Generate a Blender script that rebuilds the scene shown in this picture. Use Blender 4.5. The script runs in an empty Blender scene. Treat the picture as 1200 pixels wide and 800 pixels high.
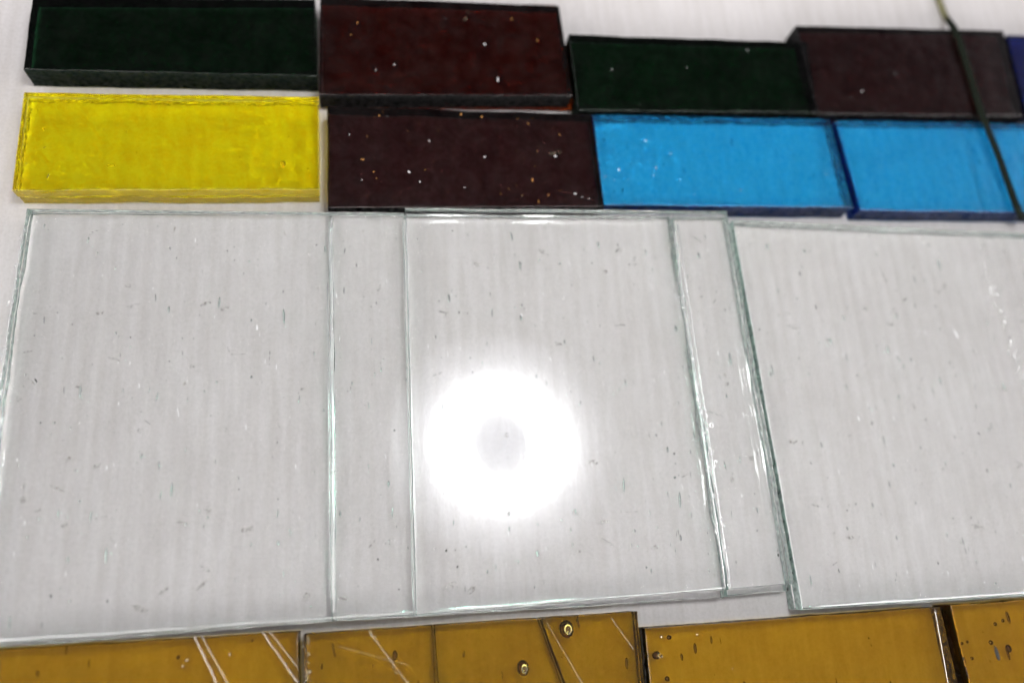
import bpy, bmesh, math, random
from mathutils import Vector, Matrix, noise

# ------------------------------------------------------------------ render, camera, world, lamp
S = bpy.context.scene
S.render.engine = 'CYCLES'
cy = S.cycles
cy.use_denoising = True
cy.use_adaptive_sampling = False
cy.max_bounces = 40; cy.transmission_bounces = 36; cy.glossy_bounces = 12; cy.diffuse_bounces = 5
cy.transparent_max_bounces = 24; cy.volume_bounces = 0
cy.caustics_refractive = True; cy.caustics_reflective = True
cy.blur_glossy = 0.0; cy.sample_clamp_indirect = 0
S.view_settings.view_transform = 'Standard'; S.view_settings.look = 'None'
S.view_settings.exposure = 0.54; S.view_settings.gamma = 1.0

F = 895.0                    # focal length for a 1200 wide frame
H = 0.160                    # lens height over the paper, metres
ax = Vector((4900, 50, -900)).normalized()          # table's right, in camera axes (x right, y up, -z ahead)
ay = Vector((-193, 2870, -900)); ay = (ay - ax*ay.dot(ax)).normalized()
az = ax.cross(ay).normalized()
R = Matrix((ax, ay, az))                            # camera axes -> table axes
CAM = Vector((0, 0, H))
cam = bpy.data.cameras.new('camera'); camo = bpy.data.objects.new('camera', cam)
S.collection.objects.link(camo); S.camera = camo
camo.matrix_world = Matrix.Translation(CAM) @ R.to_4x4()
cam.sensor_width = 36; cam.lens = 36*F/1200; cam.clip_start = 0.005; cam.clip_end = 50

def T(px, py, z=0.0):
    """Point of the table plane z that was measured at photo pixel (px, py)."""
    d = R @ Vector(((px-600)/F, -(py-400)/F, -1.0))
    return CAM + d*((z-H)/d.z)

cam.dof.use_dof = True
cam.dof.focus_distance = (T(600, 560, .006) - CAM).dot(R @ Vector((0, 0, -1)))
cam.dof.aperture_fstop = 6.3

w = bpy.data.worlds.new('World'); S.world = w; w.use_nodes = True
n, l = w.node_tree.nodes, w.node_tree.links
n.clear()
tc = n.new('ShaderNodeTexCoord'); sep = n.new('ShaderNodeSeparateXYZ'); ra = n.new('ShaderNodeValToRGB')
bg = n.new('ShaderNodeBackground'); wo = n.new('ShaderNodeOutputWorld')
l.new(tc.outputs['Generated'], sep.inputs[0]); l.new(sep.outputs['Z'], ra.inputs[0])
ry = n.new('ShaderNodeValToRGB'); mu = n.new('ShaderNodeMix'); mu.data_type = 'RGBA'; mu.blend_type = 'MULTIPLY'; mu.inputs[0].default_value = 1
l.new(sep.outputs['Y'], ry.inputs[0])          # the far side of the room is dim, the near side bright
ry.color_ramp.elements[0].position = 0.0; ry.color_ramp.elements[0].color = (1, 1, 1, 1)
ry.color_ramp.elements[1].position = .5; ry.color_ramp.elements[1].color = (.16, .16, .17, 1)
l.new(ra.outputs[0], mu.inputs[6]); l.new(ry.outputs[0], mu.inputs[7]); l.new(mu.outputs[2], bg.inputs[0]); l.new(bg.outputs[0], wo.inputs[0])
e = ra.color_ramp.elements
e[0].position = 0.30; e[0].color = (1.0, .97, .96, 1)
e[1].position = 0.64; e[1].color = (.075, .07, .075, 1)
bg.inputs[1].default_value = 3.0

LAMP_Z = 0.30
def lamp():
    p = T(588, 518, .006)                       # where the glass mirrors the lamp
    hc = H-.006; hl = LAMP_Z-.006
    foot = p + (p - Vector((0, 0, .006)))*(hl/hc)
    L = bpy.data.lights.new('ring_lamp', 'AREA'); L.shape = 'DISK'
    L.size = 0.144
    o = bpy.data.objects.new('ring_lamp', L); S.collection.objects.link(o)
    o.location = (foot.x, foot.y, LAMP_Z)
    L.energy = 1.95; L.color = (1, 1, 1)
    L.use_nodes = True
    n, l = L.node_tree.nodes, L.node_tree.links
    em = [x for x in n if x.type == 'EMISSION'][0]
    g = n.new('ShaderNodeNewGeometry')
    sub = n.new('ShaderNodeVectorMath'); sub.operation = 'SUBTRACT'; sub.inputs[1].default_value = (.5, .5, 0)
    sp = n.new('ShaderNodeSeparateXYZ'); cb = n.new('ShaderNodeCombineXYZ')
    ln = n.new('ShaderNodeVectorMath'); ln.operation = 'LENGTH'
    r = n.new('ShaderNodeValToRGB')
    l.new(g.outputs['Parametric'], sub.inputs[0]); l.new(sub.outputs[0], sp.inputs[0])
    l.new(sp.outputs[0], cb.inputs[0]); l.new(sp.outputs[1], cb.inputs[1]); l.new(cb.outputs[0], ln.inputs[0])
    l.new(ln.outputs['Value'], r.inputs[0]); l.new(r.outputs[0], em.inputs[0])
    c = r.color_ramp; c.interpolation = 'EASE'
    c.elements[0].position = .02; c.elements[0].color = (.027, .028, .032, 1)
    c.elements[1].position = .20; c.elements[1].color = (1, 1, 1, 1)
    x = c.elements.new(.08); x.color = (.033, .034, .038, 1)
    x = c.elements.new(.14); x.color = (.050, .051, .054, 1)
    x = c.elements.new(.22); x.color = (1, 1, 1, 1)
    x = c.elements.new(.27); x.color = (.10, .10, .105, 1)
    x = c.elements.new(.33); x.color = (.038, .038, .04, 1)
    x = c.elements.new(.41); x.color = (.016, .016, .017, 1)
    x = c.elements.new(.50); x.color = (0.0, 0.0, 0.0, 1)
    em.inputs[1].default_value = 1.0
lamp()

# ------------------------------------------------------------------ helpers
def tag(o, label=None, cat=None, group=None, kind=None):
    if label: o['label'] = label
    if cat: o['category'] = cat
    if group: o['group'] = group
    if kind: o['kind'] = kind
    return o

def newmat(name):
    m = bpy.data.materials.new(name); m.use_nodes = True
    m.node_tree.nodes.clear()
    return m, m.node_tree.nodes, m.node_tree.links

def bump_chain(n, l, specs):
    """specs: (scale vec, detail, strength distance) noise bumps in object space."""
    tc = n.new('ShaderNodeTexCoord'); prev = None
    for sc, det, dist in specs:
        mp = n.new('ShaderNodeMapping'); mp.inputs['Scale'].default_value = sc
        no = n.new('ShaderNodeTexNoise'); no.inputs['Scale'].default_value = 1; no.inputs['Detail'].default_value = det
        b = n.new('ShaderNodeBump'); b.inputs['Strength'].default_value = 1; b.inputs['Distance'].default_value = dist
        l.new(tc.outputs['Object'], mp.inputs[0]); l.new(mp.outputs[0], no.inputs['Vector'])
        l.new(no.outputs['Fac'], b.inputs['Height'])
        if prev: l.new(prev.outputs[0], b.inputs['Normal'])
        prev = b
    return prev

def glass(name, trans, rough=0.0, bumps=((( 90, 30, 60), 2, .0002),), path=.0125, wear=0.0, mottle=None):
    """Clear coloured glass: real refraction, colour from absorption along the path."""
    m, n, l = newmat(name)
    g = n.new('ShaderNodeBsdfGlass'); g.inputs['IOR'].default_value = 1.52
    g.inputs['Roughness'].default_value = rough; g.inputs['Color'].default_value = (1, 1, 1, 1)
    b = bump_chain(n, l, bumps)
    l.new(b.outputs[0], g.inputs['Normal'])
    o = n.new('ShaderNodeOutputMaterial'); surf = g
    if mottle:    # uneven, seedy colour of the glass itself
        msc, mcol, lo, hi = mottle
        tm = n.new('ShaderNodeTexCoord'); mn = n.new('ShaderNodeTexNoise'); mn.inputs['Scale'].default_value = msc
        mn.inputs['Detail'].default_value = 6; mn.inputs['Roughness'].default_value = .65; mn.inputs['Distortion'].default_value = 1.2
        mm = n.new('ShaderNodeValToRGB'); mm.color_ramp.elements[0].position = lo; mm.color_ramp.elements[1].position = hi
        mm.color_ramp.elements[0].color = mcol+(1,); mm.color_ramp.elements[1].color = (1, 1, 1, 1)
        l.new(tm.outputs['Object'], mn.inputs['Vector']); l.new(mn.outputs['Fac'], mm.inputs[0]); l.new(mm.outputs[0], g.inputs['Color'])
    if wear:      # faint film of dust and fingermarks lying on the glass
        tc = n.new('ShaderNodeTexCoord'); no = n.new('ShaderNodeTexNoise'); no.inputs['Scale'].default_value = 260
        no.inputs['Detail'].default_value = 9; no.inputs['Roughness'].default_value = .68
        r = n.new('ShaderNodeValToRGB'); r.color_ramp.elements[0].position = .38; r.color_ramp.elements[1].position = .85
        r.color_ramp.elements[1].color = (wear, wear, wear, 1)
        d = n.new('ShaderNodeBsdfDiffuse'); d.inputs[0].default_value = (.5, .47, .45, 1)
        mx = n.new('ShaderNodeMixShader')
        l.new(tc.outputs['Object'], no.inputs['Vector']); l.new(no.outputs['Fac'], r.inputs[0])
        l.new(r.outputs[0], mx.inputs[0]); l.new(g.outputs[0], mx.inputs[1]); l.new(d.outputs[0], mx.inputs[2])
        surf = mx
    l.new(surf.outputs[0], o.inputs['Surface'])
    sig = [-math.log(max(t, 1e-5))/path for t in trans]
    D = max(sig)*1.0001
    v = n.new('ShaderNodeVolumeAbsorption'); v.inputs['Density'].default_value = D
    v.inputs['Color'].default_value = tuple(1-s/D for s in sig)+(1,)
    l.new(v.outputs[0], o.inputs['Volume'])
    return m

def solid(name, col, rough=.6, alpha=1.0, spec=.3):
    m, n, l = newmat(name)
    p = n.new('ShaderNodeBsdfPrincipled'); p.inputs['Base Color'].default_value = col+(1,)
    p.inputs['Roughness'].default_value = rough; p.inputs['Alpha'].default_value = alpha
    p.inputs['Specular IOR Level'].default_value = spec
    o = n.new('ShaderNodeOutputMaterial'); l.new(p.outputs[0], o.inputs[0])
    return m

M_CLEAR = glass('clear_glass', (.968, .998, .988), rough=.02, bumps=(((60, 9, 20), 2, .00010), ((900, 260, 300), 2, .000007)), wear=.025)
M_YELLOW = glass('yellow_glass', (.998, .97, .0002), bumps=(((420, 420, 300), 4, .00024), ((1100, 700, 900), 3, .00006)), mottle=(420, (.98, .92, .85), .36, .52))
M_BLUE = glass('sky_blue_glass', (.020, .47, .90), bumps=(((300, 200, 200), 4, .00035), ((1000, 700, 900), 3, .00010)), wear=.02, mottle=(620, (.72, .90, .96), .34, .52))
M_AMBER = glass('amber_glass', (.47, .26, .0001), bumps=(((80, 50, 80), 2, .00018), ((700, 700, 700), 3, .00004)), mottle=(170, (.95, .93, .91), .3, .6))
M_MAROON = glass('maroon_glass', (.034, .0105, .0105), bumps=(((150, 150, 100), 4, .00022), ((1500, 1500, 900), 3, .00003)), wear=.02, mottle=(300, (.85, .76, .76), .35, .62))
M_GREEN = glass('dark_green_glass', (.0006, .015, .0035), bumps=(((120, 120, 100), 3, .00025),), wear=.008, mottle=(200, (.7, .8, .7), .35, .62))
M_COBALT = glass('cobalt_glass', (.001, .008, .12), bumps=(((120, 120, 100), 3, .0002),))
M_ORANGE = glass('orange_red_glass', (.75, .06, .005), bumps=(((120, 120, 100), 3, .0002),), path=.0018)
def edge(name, base, rough, mix, col):
    m = base.copy(); m.name = name; n, l = m.node_tree.nodes, m.node_tree.links
    for g in n:
        if g.type == 'BSDF_GLASS': g.inputs['Roughness'].default_value = rough
    o = [x for x in n if x.type == 'OUTPUT_MATERIAL'][0]; src = o.inputs['Surface'].links[0].from_socket
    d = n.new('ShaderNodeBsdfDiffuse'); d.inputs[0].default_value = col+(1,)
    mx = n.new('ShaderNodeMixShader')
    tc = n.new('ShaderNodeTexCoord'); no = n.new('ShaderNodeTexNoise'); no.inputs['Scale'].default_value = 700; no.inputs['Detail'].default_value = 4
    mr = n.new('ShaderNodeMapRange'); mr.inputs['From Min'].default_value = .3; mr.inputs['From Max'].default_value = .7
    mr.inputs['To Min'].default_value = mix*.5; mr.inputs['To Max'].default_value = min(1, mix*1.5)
    l.new(tc.outputs['Object'], no.inputs['Vector']); l.new(no.outputs['Fac'], mr.inputs['Value'])
    l.new(mr.outputs[0], mx.inputs[0]); l.new(src, mx.inputs[1]); l.new(d.outputs[0], mx.inputs[2])
    l.new(mx.outputs[0], o.inputs['Surface'])
    return m
EDGE = {}  # dark wall colours below paint in the optical darkness of the edges
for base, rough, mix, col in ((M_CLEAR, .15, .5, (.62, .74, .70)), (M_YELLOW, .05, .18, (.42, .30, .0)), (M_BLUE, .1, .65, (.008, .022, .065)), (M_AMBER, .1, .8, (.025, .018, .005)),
                              (M_MAROON, .4, 1.3, (.012, .012, .012)), (M_GREEN, .4, 1.3, (.008, .013, .010)), (M_COBALT, .1, .3, (.01, .012, .06))):
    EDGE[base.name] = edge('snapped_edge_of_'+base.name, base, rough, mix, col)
M_DUST_GLINT = solid('pale_dust_and_glint', (.95, .95, .95), .4)  # real dust, and the white of painted glints on the clear sheets
M_GRIT = solid('dark_grit', (.045, .045, .038), .7)
M_SMEAR = solid('brown_smear', (.23, .19, .13), .7, alpha=.42)
def smear_alpha():
    n, l = M_SMEAR.node_tree.nodes, M_SMEAR.node_tree.links
    tc = n.new('ShaderNodeTexCoord'); no = n.new('ShaderNodeTexNoise'); no.inputs['Scale'].default_value = 1400; no.inputs['Detail'].default_value = 5
    r = n.new('ShaderNodeValToRGB'); r.color_ramp.elements[0].position = .45; r.color_ramp.elements[1].position = .75
    r.color_ramp.elements[0].color = (.02, .02, .02, 1); r.color_ramp.elements[1].color = (.55, .55, .55, 1)
    l.new(tc.outputs['Object'], no.inputs['Vector']); l.new(no.outputs['Fac'], r.inputs[0])
    l.new(r.outputs[0], [x for x in n if x.type == 'BSDF_PRINCIPLED'][0].inputs['Alpha'])
smear_alpha()
M_OCHRE = solid('ochre_grit', (.55, .26, .07), .6)

def outline(c, z, jit, rnd, step=.0016):
    """Four corners (counter clockwise) -> cut line, slightly wandering like snapped glass."""
    pts = []
    for k in range(4):
        a, b = c[k], c[(k+1) % 4]
        L = (b-a).length; N = max(3, int(L/step)); nr = Vector((b.y-a.y, a.x-b.x, 0)).normalized()
        j = jit[k]; ph = rnd.uniform(0, 99)
        for i in range(N):
            t = i/N
            fade = min(1, t*12, (1-t)*12)
            dv = (noise.noise(Vector((t*L*90, ph, 0)))*1.5 + noise.noise(Vector((t*L*420, ph, 7)))*.6)*j*fade
            q = a.lerp(b, t) + nr*dv
            pts.append(Vector((q.x, q.y, z)))
    return pts

def slab(name, px, zt, zb, mat, label, cat='glass', group=None, jit=(.00012,)*4, seed=0, extra=None, shrink=None):
    """px: photo pixels of the top face: TL, TR, BR, BL. Mesh: bottom loop, two wall loops, bevelled top."""
    rnd = random.Random(seed)
    cor = [T(*p, zt if shrink is None else shrink) for p in px]
    cor = [cor[3], cor[2], cor[1], cor[0]]          # BL BR TR TL = ccw seen from above; jit in the same order: front, right, back, left
    cen = sum(cor, Vector())/4
    bm = bmesh.new()
    base = outline(cor, 0, jit, rnd)
    N = len(base); bev = .00016
    nrm = []
    for i in range(N):
        tg = (base[(i+1) % N]-base[i-1]).normalized(); nrm.append(Vector((tg.y, -tg.x, 0)))
    def ring(z, inset, am, ph):
        r = []
        for i, p in enumerate(base):
            k = noise.noise(Vector((p.x*260+ph, p.y*260, z*900)))*am
            q = p - nrm[i]*(inset+k)
            r.append(bm.verts.new((q.x, q.y, z)))
        return r
    dz = zt-zb; am = max(jit)*.5
    rings = [ring(zb, bev, am*.5, 0), ring(zb+bev, 0, am*.7, 0), ring(zb+dz*.35, .00003, am, 0), ring(zb+dz*.68, -.00002, am, 0),
             ring(zt-bev, 0, am*.7, 0), ring(zt, bev, am*.5, 0)]
    walls = []
    for a, b in zip(rings, rings[1:]):
        for i in range(N):
            walls.append(bm.faces.new((a[i], a[(i+1) % N], b[(i+1) % N], b[i])))
    bm.faces.new(rings[-1]); bm.faces.new(rings[0][::-1])
    for f in bm.faces: f.material_index = 0
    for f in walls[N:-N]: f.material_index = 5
    mats = [mat, M_DUST_GLINT, M_GRIT, M_SMEAR, M_OCHRE, EDGE.get(mat.name, mat)]
    if extra: extra(bm, zt, zb, random.Random(seed+500), px)
    me = bpy.data.meshes.new(name); bm.to_mesh(me); bm.free()
    for m in mats: me.materials.append(m)
    o = bpy.data.objects.new(name, me)
    # origin at the base centre
    me.transform(Matrix.Translation((-cen.x, -cen.y, -zb))); o.location = (cen.x, cen.y, zb)
    S.collection.objects.link(o)
    return tag(o, label, cat, group)

def ellipsoid(bm, c, r, rot=0.0, inv=True, u=12, v=8, mi=0, lump=0.0):
    M = Matrix.Translation(c) @ Matrix.Rotation(rot, 4, 'Z') @ Matrix.Diagonal((r[0], r[1], r[2], 1))
    d = bmesh.ops.create_uvsphere(bm, u_segments=u, v_segments=v, radius=1, matrix=M)
    fs = set()
    for vt in d['verts']:
        if lump:
            k = 1+lump*noise.noise(vt.co*2500)
            vt.co = Vector(c) + (vt.co-Vector(c))*k
        fs.update(vt.link_faces)
    for f in fs:
        f.smooth = True; f.material_index = mi
        if inv: f.normal_flip()

def quad_point(px, u, v, z):
    tl, tr, br, bl = [T(*p, z) for p in px]
    return tl.lerp(tr, u).lerp(bl.lerp(br, u), v)

def fleck(bm, p, sx, sy, mi, rot=0, h=.00006):
    """A lumpy scrap or painted glint lying on the glass (irregular flat polyhedron)."""
    rnd = random.Random(int(p.x*1e7) ^ int(p.y*1e7))
    if mi == 3:          # a thin film of dirt: one open sheet
        k = 14; vs = []
        for i in range(k):
            a = 2*math.pi*i/k; q = rnd.uniform(.6, 1.1); x, y = math.cos(a)*sx*q, math.sin(a)*sy*q
            vs.append(bm.verts.new((p.x+x*math.cos(rot)-y*math.sin(rot), p.y+x*math.sin(rot)+y*math.cos(rot), p.z+.00003)))
        bm.faces.new(vs).material_index = 3; return
    k = 9; top = []; bot = []
    for i in range(k):
        a = 2*math.pi*i/k; r = rnd.uniform(.55, 1.15)
        x, y = math.cos(a)*sx*r, math.sin(a)*sy*r
        X = x*math.cos(rot)-y*math.sin(rot); Y = x*math.sin(rot)+y*math.cos(rot)
        bot.append(bm.verts.new((p.x+X, p.y+Y, p.z+.00003))); top.append(bm.verts.new((p.x+X*.7, p.y+Y*.7, p.z+.00003+h*rnd.uniform(.6, 1.3))))
    for i in range(k):
        f = bm.faces.new((bot[i], bot[(i+1) % k], top[(i+1) % k], top[i])); f.material_index = mi
    f = bm.faces.new(top); f.material_index = mi
    f = bm.faces.new(bot[::-1]); f.material_index = mi

MM = .001
def seeds(count, big=1.0, dust=0, grit=0, ochre=0, marks=(), bubbles=(), ridges=(), beads=(), smear=0, glint=0):
    def f(bm, zt, zb, rnd, px):
        dz = zt-zb; used = []
        def free(p, r):
            for q, s in used:
                if (q-p).length < r+s: return False
            used.append((p, r)); return True
        for (bx, by, rx, ry) in bubbles:                 # placed bubbles: pixel, half sizes in mm
            p = T(bx, by, zt); p.z = zb+dz*.5
            free(p, max(rx, ry)*MM)
            ellipsoid(bm, p, (rx*MM, ry*MM, min(dz*.42, rx*MM*.9)), rnd.uniform(-.2, .2), u=20, v=14, lump=.05)
            if rx > .7 and ry > .7:                      # a big bubble lifts a small dome in the surface above it
                q = Vector((p.x, p.y, zt+.00047)); ellipsoid(bm, q, (rx*.5*MM, ry*.55*MM, .00045), 0, inv=False, u=20, v=14, lump=.06)
        for _ in range(count):
            u, v = rnd.uniform(.03, .97), rnd.uniform(.03, .97)
            p = quad_point(px, u, v, zt); s = rnd.choice((.5, .6, .8, 1, 1, 1.5))*big
            rx = .13*MM*s*rnd.uniform(.7, 1.3); ry = rx*rnd.choice((1.2, 2, 3, 4, 7)); rz = min(rx, dz*.3)
            p.z = rnd.uniform(zb+rz*1.3+.0002, zt-rz*1.3-.0002)
            if free(Vector((p.x, p.y, 0)), ry*1.1): ellipsoid(bm, p, (rx, ry, rz), rnd.uniform(-.12, .12), lump=.15)
        for kind, cnt in ((1, dust), (2, grit), (4, ochre)):
            for _ in range(cnt):
                p = quad_point(px, rnd.uniform(.03, .97), rnd.uniform(.03, .97), zt)
                s = rnd.choice((.03, .04, .05, .06, .08, .1, .17))*MM
                fleck(bm, p, s, s*rnd.choice((1, 1.3, 2.2, 4)), kind, rnd.uniform(-.9, .9) if rnd.random() < .4 else rnd.uniform(-.15, .15))
        for _ in range(smear):
            p = quad_point(px, rnd.uniform(.04, .96), rnd.uniform(.04, .96), zt)
            fleck(bm, p, rnd.uniform(.3, 1.9)*MM, rnd.uniform(.15, .7)*MM, 3, rnd.gauss(0, .5))
        for _ in range(glint):  # white flecks painted in for light glinting on long bubbles
            p = quad_point(px, rnd.uniform(.04, .96), rnd.uniform(.04, .96), zt)
            fleck(bm, p, rnd.uniform(.04, .11)*MM, rnd.uniform(.15, .75)*MM, 1, rnd.gauss(0, .08))
        for (mx, my, sx, sy, kind, rot) in marks:  # long white marks on the clear sheets are painted highlights
            if kind == 3: sx, sy = sx*2.4, sy*2.4
            fleck(bm, T(mx, my, zt), sx*MM, sy*MM, kind, rot)
        for (x0, y0, x1, y1, wd) in ridges:              # glassy threads standing up from the surface
            a, b = T(x0, y0, zt), T(x1, y1, zt); K = 26; d = (b-a).normalized(); nn = Vector((-d.y, d.x, 0))
            prof = [(-1, .0), (-.75, .45), (-.2, .7), (.35, .62), (.85, .35), (1, 0)]; rows = []
            for i in range(K+1):
                t = i/K; c = a.lerp(b, t); ww = wd*MM*(.7+.45*noise.noise(Vector((t*17, x0, 0))))
                if i in (0, K): ww *= .15
                c = c + nn*noise.noise(Vector((t*6, x0, 5)))*wd*MM*.7
                rows.append([bm.verts.new((c+nn*ww*q[0]) + Vector((0, 0, .00003+q[1]*ww*(1+.5*noise.noise(Vector((t*40, x0, 9))))))) for q in prof])
            for r0, r1 in zip(rows, rows[1:]):
                for j in range(len(prof)):
                    k2 = (j+1) % len(prof)
                    fc = bm.faces.new((r0[j], r0[k2], r1[k2], r1[j])); fc.smooth = j < len(prof)-1
                    fc.material_index = 0
            bm.faces.new(rows[0][::-1]); bm.faces.new(rows[-1])
        for (x0, y0, x1, y1, cnt, sz) in beads:          # chips and beads of glass along a rough seam
            for _ in range(cnt):
                t = rnd.random(); p = T(x0+(x1-x0)*t+rnd.gauss(0, 2.6), y0+(y1-y0)*t, zt)
                q = sz*MM*rnd.uniform(.4, 1.4); hz = min(q*.5, .00022); p.z = zt+hz+.00002
                if free(Vector((p.x, p.y, 1)), q*1.6): ellipsoid(bm, p, (q, q*rnd.choice((1, 1.5, 3)), hz), rnd.uniform(-.4, .2), inv=False, lump=.35)
        bmesh.ops.recalc_face_normals(bm, faces=[fc for fc in bm.faces if fc.material_index in (1, 2, 3, 4)])
    return f

# ------------------------------------------------------------------ paper
def paper():
    m, n, l = newmat('white_card')
    p = n.new('ShaderNodeBsdfPrincipled'); o = n.new('ShaderNodeOutputMaterial'); l.new(p.outputs[0], o.inputs[0])
    p.inputs['Roughness'].default_value = .75; p.inputs['Specular IOR Level'].default_value = .2
    tc = n.new('ShaderNodeTexCoord')
    def nz(scale, det=4, rough=.6):
        mp = n.new('ShaderNodeMapping'); mp.inputs['Scale'].default_value = scale
        x = n.new('ShaderNodeTexNoise'); x.inputs['Scale'].default_value = 1; x.inputs['Detail'].default_value = det; x.inputs['Roughness'].default_value = rough
        l.new(tc.outputs['Object'], mp.inputs[0]); l.new(mp.outputs[0], x.inputs['Vector']); return x
    def ramp(src, a, b, ca, cb):
        r = n.new('ShaderNodeValToRGB'); r.color_ramp.elements[0].position = a; r.color_ramp.elements[1].position = b
        r.color_ramp.elements[0].color = ca+(1,); r.color_ramp.elements[1].color = cb+(1,); l.new(src, r.inputs[0]); return r
    def mul(a, b):
        x = n.new('ShaderNodeMix'); x.data_type = 'RGBA'; x.blend_type = 'MULTIPLY'; x.inputs[0].default_value = 1
        l.new(a, x.inputs[6]); l.new(b, x.inputs[7]); return x.outputs[2]
    # long fibres and flute lines of corrugated card, running away from the viewer
    streak = ramp(nz((470, 50, 1), 5, .65).outputs['Fac'], .36, .66, (.90, .895, .885), (1, 1, 1))
    blot = ramp(nz((70, 45, 1), 4, .6).outputs['Fac'], .3, .7, (.95, .945, .94), (1, 1, 1))
    fine = ramp(nz((1400, 1400, 1), 3, .6).outputs['Fac'], .25, .6, (.90, .90, .89), (1, 1, 1))
    mp = n.new('ShaderNodeMapping'); mp.inputs['Scale'].default_value = (1, .02, 1)
    wv = n.new('ShaderNodeTexWave'); wv.bands_direction = 'X'; wv.inputs['Scale'].default_value = 95; wv.inputs['Distortion'].default_value = 1.2; wv.inputs['Detail'].default_value = 2
    l.new(tc.outputs['Object'], mp.inputs[0]); l.new(mp.outputs[0], wv.inputs['Vector'])
    flute = ramp(wv.outputs['Fac'], 0, .5, (.978, .975, .97), (1, 1, 1))
    spk = ramp(nz((420, 230, 1), 2, .5).outputs['Fac'], .205, .25, (.55, .52, .46), (1, 1, 1))
    base = n.new('ShaderNodeRGB'); base.outputs[0].default_value = (.79, .765, .757, 1)
    c = base.outputs[0]
    for r in (streak, blot, fine, flute, spk): c = mul(c, r.outputs[0])
    l.new(c, p.inputs['Base Color'])
    b = n.new('ShaderNodeBump'); b.inputs['Strength'].default_value = 1; b.inputs['Distance'].default_value = .000025
    l.new(wv.outputs['Fac'], b.inputs['Height'])
    b2 = n.new('ShaderNodeBump'); b2.inputs['Strength'].default_value = 1; b2.inputs['Distance'].default_value = .00003
    l.new(nz((900, 300, 1), 4).outputs['Fac'], b2.inputs['Height']); l.new(b.outputs[0], b2.inputs['Normal'])
    l.new(b2.outputs[0], p.inputs['Normal'])
    bm = bmesh.new(); bmesh.ops.create_grid(bm, x_segments=8, y_segments=8, size=.9)
    me = bpy.data.meshes.new('table_surface'); bm.to_mesh(me); bm.free(); me.materials.append(m)
    o = bpy.data.objects.new('table_surface', me); S.collection.objects.link(o)
    o['kind'] = 'structure'; o['label'] = 'white ribbed card sheet covering the table'
paper()

# ------------------------------------------------------------------ glass sheets (two layers, each 3 mm)
Z0, Z1, Z2, Z3 = .00015, .00300, .00312, .00605
def px_in(px, d, side=None):
    """shift pixel corners a little (lower sheet not exactly under the upper one)"""
    return [(x+a, y+b) for (x, y), (a, b) in zip(px, d)]

# --- coloured strips, back row
slab('glass_block', [(38, -3), (369, -1), (371, 89), (27, 81)], .0062, Z0, M_GREEN,
     'thick black green glass block lying behind the yellow strip', 'glass block', seed=1, jit=(.0001, .00006, .0001, .0001), extra=seeds(6, 1))
mar = 'maroon glass strips'
slab('glass_strip', [(375, -4), (655, 7), (671, 112), (374, 111)], .0062, .0009, M_MAROON,
     'maroon glass strip between the two dark green pieces at the back', 'glass strip', mar, seed=2, jit=(.00012, .00008, .00016, .00008),
     extra=seeds(0, dust=4, ochre=6, marks=[(568, 52, .22, .3, 1, 0), (548, 13, .2, .45, 3, .2), (462, 76, .15, .2, 1, 0), (545, 22, .25, .4, 3, 0)]))
slab('glass_strip', [(379, 4), (652, 6), (671, 130), (380, 124)], .0008, Z0, M_ORANGE,
     'thin orange red glass sliver glowing under the lower edge of a back maroon strip', 'glass strip', seed=3, jit=(.0002, .0001, .0002, .0001))
slab('glass_strip', [(667, 40), (946, 50), (957, 132), (678, 129)], .0060, Z0, M_GREEN,
     'dark green glass strip butted between two maroon strips behind the blue ones', 'glass strip', seed=4, jit=(.00012, .0001, .0002, .0001), extra=seeds(5, 1, dust=3, marks=[(717, 82, .15, .15, 1, 0)]))
slab('glass_strip', [(933, 30), (1176, 36), (1199, 136), (959, 133)], .0062, Z0, M_MAROON,
     'maroon glass strip at far right crossed by the dark string', 'glass strip', mar, seed=5, jit=(.0001, .0001, .0001, .0001), extra=seeds(0, dust=5))
slab('glass_strip', [(1180, 41), (1300, 44), (1330, 138), (1203, 136)], .0060, Z0, M_COBALT,
     'deep cobalt blue glass strip cut off by the right border', 'glass strip', seed=6)

# --- coloured strips, second row
yl = [(28, 108), (373, 113), (374, 222), (14, 223)]
slab('glass_strip', yl, Z3, Z2, M_YELLOW, 'bright yellow glass strip, upper one of the yellow pair', 'glass strip', 'yellow glass strips', seed=7,
     jit=(.0002, .00005, .00012, .00008), extra=seeds(14, .9, marks=[(31, 192, .14, .2, 2, 0)], bubbles=[(129, 192, .9, .35), (331, 190, .55, .9)], grit=4))
slab('glass_strip', [(29, 109), (372, 113.5), (373, 222), (15, 222.5)], Z1, Z0, M_YELLOW,
     'bright yellow glass strip under the other yellow one, only its edges showing', 'glass strip', 'yellow glass strips', seed=8, shrink=Z3, jit=(.0002, .00005, .00012, .00008))
slab('glass_strip', [(383, 124), (693, 134), (708, 242), (384, 243)], .0060, Z0, M_MAROON,
     'speckled maroon glass strip between the yellow strip and the first blue one', 'glass strip', mar, seed=9, jit=(.00006, .0001, .0002, .0001),
     extra=seeds(0, dust=7, ochre=46, marks=[(568, 184, .2, .2, 1, 0), (503, 165, .15, .16, 1, 0), (492, 213, .17, .17, 1, 0), (424, 211, .16, .06, 1, .1),
                 (674, 227, .3, .2, 1, .5), (682, 231, .25, .1, 1, -.4), (690, 233, .15, .1, 1, 0), (648, 180, .5, .3, 3, .4), (655, 178, .4, .3, 3, 0), (651, 183, .45, .15, 1, .2),
                 (498, 199, .1, .12, 4, 0), (596, 221, .15, .12, 4, 0), (612, 229, .12, .12, 4, 0)]))
sky = 'sky blue glass strips'
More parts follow.
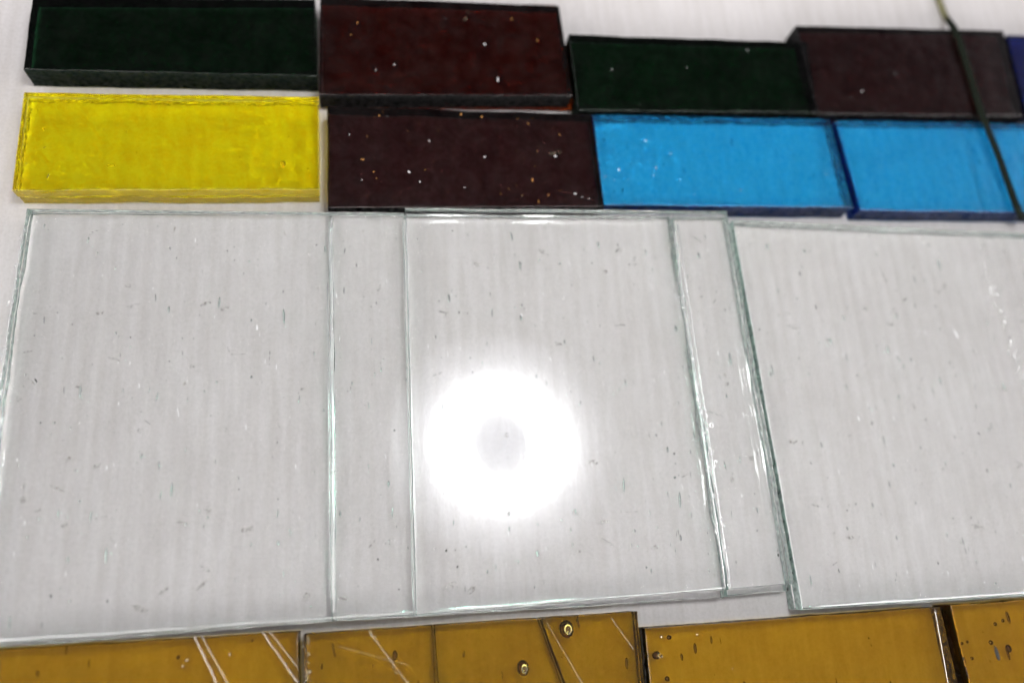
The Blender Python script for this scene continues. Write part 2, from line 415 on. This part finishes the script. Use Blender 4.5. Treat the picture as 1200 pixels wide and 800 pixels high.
slab('glass_strip', [(695, 134), (972, 140), (1000, 243), (708, 240)], Z3, Z0, M_BLUE,
     'sky blue glass strip beside the speckled maroon strip', 'glass strip', sky, seed=10, jit=(.0001, .00012, .0001, .00006),
     extra=seeds(26, .8, dust=14, marks=[(757, 165, .2, .2, 1, 0), (769, 197, .2, .15, 1, .3), (786, 180, .13, .13, 1, 0), (709, 207, .15, .15, 1, 0), (720, 211, .15, .12, 1, 0)]))
slab('glass_strip', [(979, 141), (1230, 146), (1262, 250), (1009, 246)], Z3, Z0, M_BLUE,
     'sky blue glass strip crossed by the dark string', 'glass strip', sky, seed=11, jit=(.00012, .00012, .0001, .00006), extra=seeds(20, .8))

# --- clear sheets, lower layer
cl = 'clear glass sheets'
slab('glass_sheet', [(37, 250), (386, 252), (389, 728), (-36, 761)], Z1, Z0, M_CLEAR, 'clear glass sheet underneath at far left, its rough right edge a bright line', 'glass sheet', cl, seed=20,
     jit=(.0001, .00022, .00008, .0003), extra=seeds(26, 1))
slab('glass_sheet', [(389, 252), (783, 256), (849, 700), (393, 728)], Z1, Z0, M_CLEAR, 'clear glass sheet underneath in the middle, spanning the two upper sheets', 'glass sheet', cl, seed=21,
     jit=(.0001, .00045, .0001, .0002), extra=seeds(40, 1))
slab('glass_sheet', [(787, 256), (847, 257), (923, 692), (853, 699)], Z1, Z0, M_CLEAR, 'narrow clear glass strip underneath, right of the rough glinting seam', 'glass sheet', cl, seed=27,
     jit=(.0001, .0001, .0001, .0003), extra=seeds(8, 1))
slab('glass_sheet', [(859, 257), (1290, 277), (1340, 690), (941, 714)], Z1, Z0, M_CLEAR, 'clear glass sheet underneath the rightmost upper sheet', 'glass sheet', cl, seed=22,
     jit=(.0001, .0003, .0001, .00006), extra=seeds(40, 1), shrink=Z3)
# --- clear sheets, upper layer
slab('glass_sheet', [(31, 244), (473, 249), (486, 721), (-47, 757)], Z3, Z2, M_CLEAR, 'leftmost clear glass sheet lying in front of the yellow strip', 'glass sheet', cl, seed=24,
     jit=(.00008, .00008, .00006, .00022),
     extra=seeds(130, 1, smear=34, glint=34, dust=20, grit=26, ridges=[(388, 254, 391, 718, .34), (384, 330, 387, 700, .16), (29, 262, -3, 470, .2), (-10, 750, 484, 716, .25)], beads=[(389, 262, 391, 600, 60, .12), (29, 262, -3, 470, 60, .15)], marks=[(85, 380, .14, .22, 2, 0), (234, 369, .12, .2, 2, 0), (153, 395, .12, .3, 2, .1), (280, 415, .9, .07, 3, 0), (268, 410, .07, .3, 3, .4),
       (163, 452, .06, .6, 1, .1), (208, 480, .12, .5, 1, .05), (304, 393, .06, .3, 1, 0), (48, 495, .15, .3, 2, 0), (111, 545, .15, .2, 2, 0), (125, 548, .12, .55, 1, 0),
       (27, 585, .3, .35, 3, 0), (28, 570, .06, .8, 3, 0), (290, 620, .6, .25, 3, .2), (243, 597, .35, .3, 3, .6), (118, 606, .5, .12, 3, .2), (75, 615, .35, .2, 3, .4), (60, 698, .18, .5, 2, 0),
       (126, 704, .15, .4, 2, 0), (360, 698, .35, .4, 3, 0), (165, 580, .1, .1, 2, 0), (325, 518, .12, .35, 2, 0), (110, 272, .5, .15, 3, .6), (280, 573, .1, .25, 2, 0)]))
slab('glass_sheet', [(475, 243), (852, 247), (931, 684), (488, 721)], Z3, Z2, M_CLEAR, 'middle clear glass sheet showing the round glare of the lamp', 'glass sheet', cl, seed=25,
     jit=(.00008, .00008, .0001, .00008),
     extra=seeds(150, 1, smear=34, glint=34, dust=26, grit=30, ridges=[(787, 258, 850, 688, .3), (793, 258, 856, 688, .22), (476, 248, 489, 716, .12), (500, 716, 850, 688, .2)], beads=[(790, 270, 852, 686, 90, .22), (824, 470, 847, 620, 45, .4)], marks=[(637, 296, .6, .25, 3, -.6), (743, 303, .15, .5, 3, -.6), (710, 319, .3, .25, 3, 0), (538, 366, .15, .4, 2, 0), (727, 381, .7, .12, 3, 0),
       (443, 655, .2, .3, 2, 0), (536, 664, .2, .3, 2, -.4), (579, 299, .06, .3, 2, -.1), (706, 612, .35, .2, 3, .1), (912, 650, .2, .4, 2, 0), (523, 645, .2, .35, 2, -.2), (694, 545, .1, .6, 1, .15),
       (700, 530, .08, .4, 1, .1)]))
slab('glass_sheet', [(859, 257), (1290, 277), (1340, 690), (941, 714)], Z3, Z2, M_CLEAR, 'rightmost clear glass sheet in front of the blue strips', 'glass sheet', cl, seed=26,
     jit=(.00008, .0001, .0001, .00008),
     extra=seeds(125, 1, smear=34, glint=34, dust=14, grit=22, ridges=[(946, 710, 1300, 687, .25)], beads=[(1146, 285, 1200, 455, 46, .22), (1150, 300, 1200, 450, 20, .35)], marks=[(1034, 320, .12, 1.3, 3, .22), (1050, 341, .3, .12, 3, 0), (1120, 391, .28, 1.5, 1, .22), (1113, 425, .1, .5, 2, -.3), (970, 398, .25, .3, 3, 0),
       (964, 375, .2, .2, 3, 0), (890, 386, .22, .25, 2, 0), (928, 517, .6, .3, 3, 0), (993, 598, .3, .2, 2, 0), (1157, 552, .2, .3, 3, 0), (1138, 606, .15, .3, 2, -.2), (1006, 490, .2, .8, 1, .25)]))

# --- amber strips in front
am = 'amber glass strips'
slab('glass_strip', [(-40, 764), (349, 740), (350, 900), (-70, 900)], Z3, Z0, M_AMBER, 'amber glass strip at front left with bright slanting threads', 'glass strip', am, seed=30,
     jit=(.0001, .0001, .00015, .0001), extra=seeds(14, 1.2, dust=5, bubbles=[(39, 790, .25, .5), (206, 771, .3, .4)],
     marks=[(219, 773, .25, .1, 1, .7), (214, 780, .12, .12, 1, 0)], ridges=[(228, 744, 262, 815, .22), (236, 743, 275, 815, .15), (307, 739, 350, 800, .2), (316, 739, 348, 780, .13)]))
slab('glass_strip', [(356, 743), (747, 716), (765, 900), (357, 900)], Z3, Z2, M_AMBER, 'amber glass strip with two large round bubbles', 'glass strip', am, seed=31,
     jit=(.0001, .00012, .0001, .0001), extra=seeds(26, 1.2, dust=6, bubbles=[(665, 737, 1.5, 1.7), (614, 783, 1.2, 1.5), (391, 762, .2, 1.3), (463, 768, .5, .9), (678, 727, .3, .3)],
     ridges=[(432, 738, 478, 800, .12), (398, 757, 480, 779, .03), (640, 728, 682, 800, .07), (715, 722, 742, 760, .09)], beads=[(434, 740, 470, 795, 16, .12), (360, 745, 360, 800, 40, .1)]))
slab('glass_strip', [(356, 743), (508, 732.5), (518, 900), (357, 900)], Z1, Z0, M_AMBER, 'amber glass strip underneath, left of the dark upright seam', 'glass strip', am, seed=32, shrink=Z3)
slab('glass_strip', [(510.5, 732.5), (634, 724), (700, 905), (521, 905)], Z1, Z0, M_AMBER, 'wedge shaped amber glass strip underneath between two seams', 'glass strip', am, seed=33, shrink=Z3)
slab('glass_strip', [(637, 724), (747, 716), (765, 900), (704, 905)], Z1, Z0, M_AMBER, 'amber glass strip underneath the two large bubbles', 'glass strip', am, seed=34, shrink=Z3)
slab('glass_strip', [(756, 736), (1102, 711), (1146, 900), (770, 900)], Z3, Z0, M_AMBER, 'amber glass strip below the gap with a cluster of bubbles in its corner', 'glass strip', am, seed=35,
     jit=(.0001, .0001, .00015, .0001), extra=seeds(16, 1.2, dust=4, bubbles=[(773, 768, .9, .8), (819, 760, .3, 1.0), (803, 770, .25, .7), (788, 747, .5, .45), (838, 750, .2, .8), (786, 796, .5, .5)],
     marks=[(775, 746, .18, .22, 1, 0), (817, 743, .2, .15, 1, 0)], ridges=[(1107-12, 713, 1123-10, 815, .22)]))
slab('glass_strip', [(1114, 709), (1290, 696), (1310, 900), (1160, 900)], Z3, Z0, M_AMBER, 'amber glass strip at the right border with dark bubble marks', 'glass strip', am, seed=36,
     jit=(.0001, .0001, .00015, .0001), extra=seeds(22, 1.4, dust=4, bubbles=[(1189, 760, .6, .8), (1173, 731, .4, .4), (1182, 727, .4, .4), (1134, 754, .35, .3), (1140, 752, .3, .3), (1168, 753, .5, .5), (1188, 765, .3, 1.5)],
     marks=[(1188-20, 765, .45, 1.6, 2, .15)]))

# ------------------------------------------------------------------ dark wire lying over the strips
def wire():
    m, n, l = newmat('dark_olive_wire')
    p = n.new('ShaderNodeBsdfPrincipled'); o = n.new('ShaderNodeOutputMaterial'); l.new(p.outputs[0], o.inputs[0])
    no = n.new('ShaderNodeTexNoise'); no.inputs['Scale'].default_value = 600
    r = n.new('ShaderNodeValToRGB'); r.color_ramp.elements[0].color = (.004, .006, .004, 1); r.color_ramp.elements[1].color = (.012, .016, .010, 1)
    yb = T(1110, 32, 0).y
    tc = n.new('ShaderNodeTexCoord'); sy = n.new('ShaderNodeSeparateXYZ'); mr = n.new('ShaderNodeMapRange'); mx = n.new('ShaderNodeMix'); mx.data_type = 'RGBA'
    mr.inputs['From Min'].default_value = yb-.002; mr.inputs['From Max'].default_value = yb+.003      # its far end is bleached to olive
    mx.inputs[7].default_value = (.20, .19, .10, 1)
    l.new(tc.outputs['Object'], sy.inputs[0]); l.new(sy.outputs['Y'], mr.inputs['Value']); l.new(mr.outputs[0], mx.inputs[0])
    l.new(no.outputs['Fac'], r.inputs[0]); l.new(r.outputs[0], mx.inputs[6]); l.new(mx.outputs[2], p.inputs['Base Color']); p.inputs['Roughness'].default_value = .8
    p.inputs['Specular IOR Level'].default_value = .1
    rad = .00082
    ctl = [T(1068, -70, rad), T(1098, -5, rad), T(1107, 18, .0012), T(1113, 27, .0045), T(1121, 40, .0062+rad), T(1136, 85, .0062+rad), T(1150, 132, .0062+rad),
           T(1169, 180, Z3+rad), T(1186, 228, Z3+rad), T(1193, 246, Z3+rad*.9), T(1197, 255, .004)]
    P = []
    for i in range(len(ctl)-1):
        a, b, c, d = ctl[max(i-1, 0)], ctl[i], ctl[i+1], ctl[min(i+2, len(ctl)-1)]
        for k in range(8):
            t = k/8
            P.append(.5*((2*b)+(c-a)*t+(2*a-5*b+4*c-d)*t*t+(3*b-a-3*c+d)*t**3))
    P.append(ctl[-1])
    bm = bmesh.new(); rows = []
    for i, c in enumerate(P):
        d = (P[min(i+1, len(P)-1)]-P[max(i-1, 0)]).normalized(); s = d.cross(Vector((0, 0, 1))).normalized(); u = s.cross(d)
        rr = rad*(1+.12*noise.noise(c*700))
        rows.append([bm.verts.new(c+(s*math.cos(a)+u*math.sin(a))*rr) for a in [2*math.pi*k/12 for k in range(12)]])
    for a, b in zip(rows, rows[1:]):
        for k in range(12):
            f = bm.faces.new((a[k], a[(k+1) % 12], b[(k+1) % 12], b[k])); f.smooth = True
    bm.faces.new(rows[0][::-1]); bm.faces.new(rows[-1])
    rnd = random.Random(3)                        # frayed fibres standing off the strand
    for _ in range(1500):
        c = P[rnd.randrange(1, len(P)-1)].lerp(P[rnd.randrange(1, len(P)-1)], 0)
        i = rnd.randrange(0, len(P)-1); c = P[i].lerp(P[i+1], rnd.random()); d = (P[i+1]-P[i]).normalized()
        s = d.cross(Vector((0, 0, 1))).normalized(); u = s.cross(d); a = rnd.uniform(-.35, math.pi+.35)
        o = s*math.cos(a)+u*math.sin(a); q0 = c+o*rad*.9; q1 = q0+(o*rnd.uniform(.3, .9)+d*rnd.uniform(-1, 1))*.0006
        wd = d.cross(o)*.00003 + d*.00002
        vs = [bm.verts.new(q0+wd), bm.verts.new(q0-wd), bm.verts.new(q1)]; vt = bm.verts.new(q0+o*.00003+d*.00004)
        for t3 in ((0, 1, 2),): bm.faces.new([vs[t] for t in t3])
        bm.faces.new((vs[1], vt, vs[2])); bm.faces.new((vt, vs[0], vs[2]))
    bmesh.ops.recalc_face_normals(bm, faces=bm.faces)
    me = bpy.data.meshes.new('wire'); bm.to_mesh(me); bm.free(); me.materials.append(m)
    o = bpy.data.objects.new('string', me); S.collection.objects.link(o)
    tag(o, 'frayed dark string, olive at its far end, lying across the right maroon and blue strips', 'string')
wire()
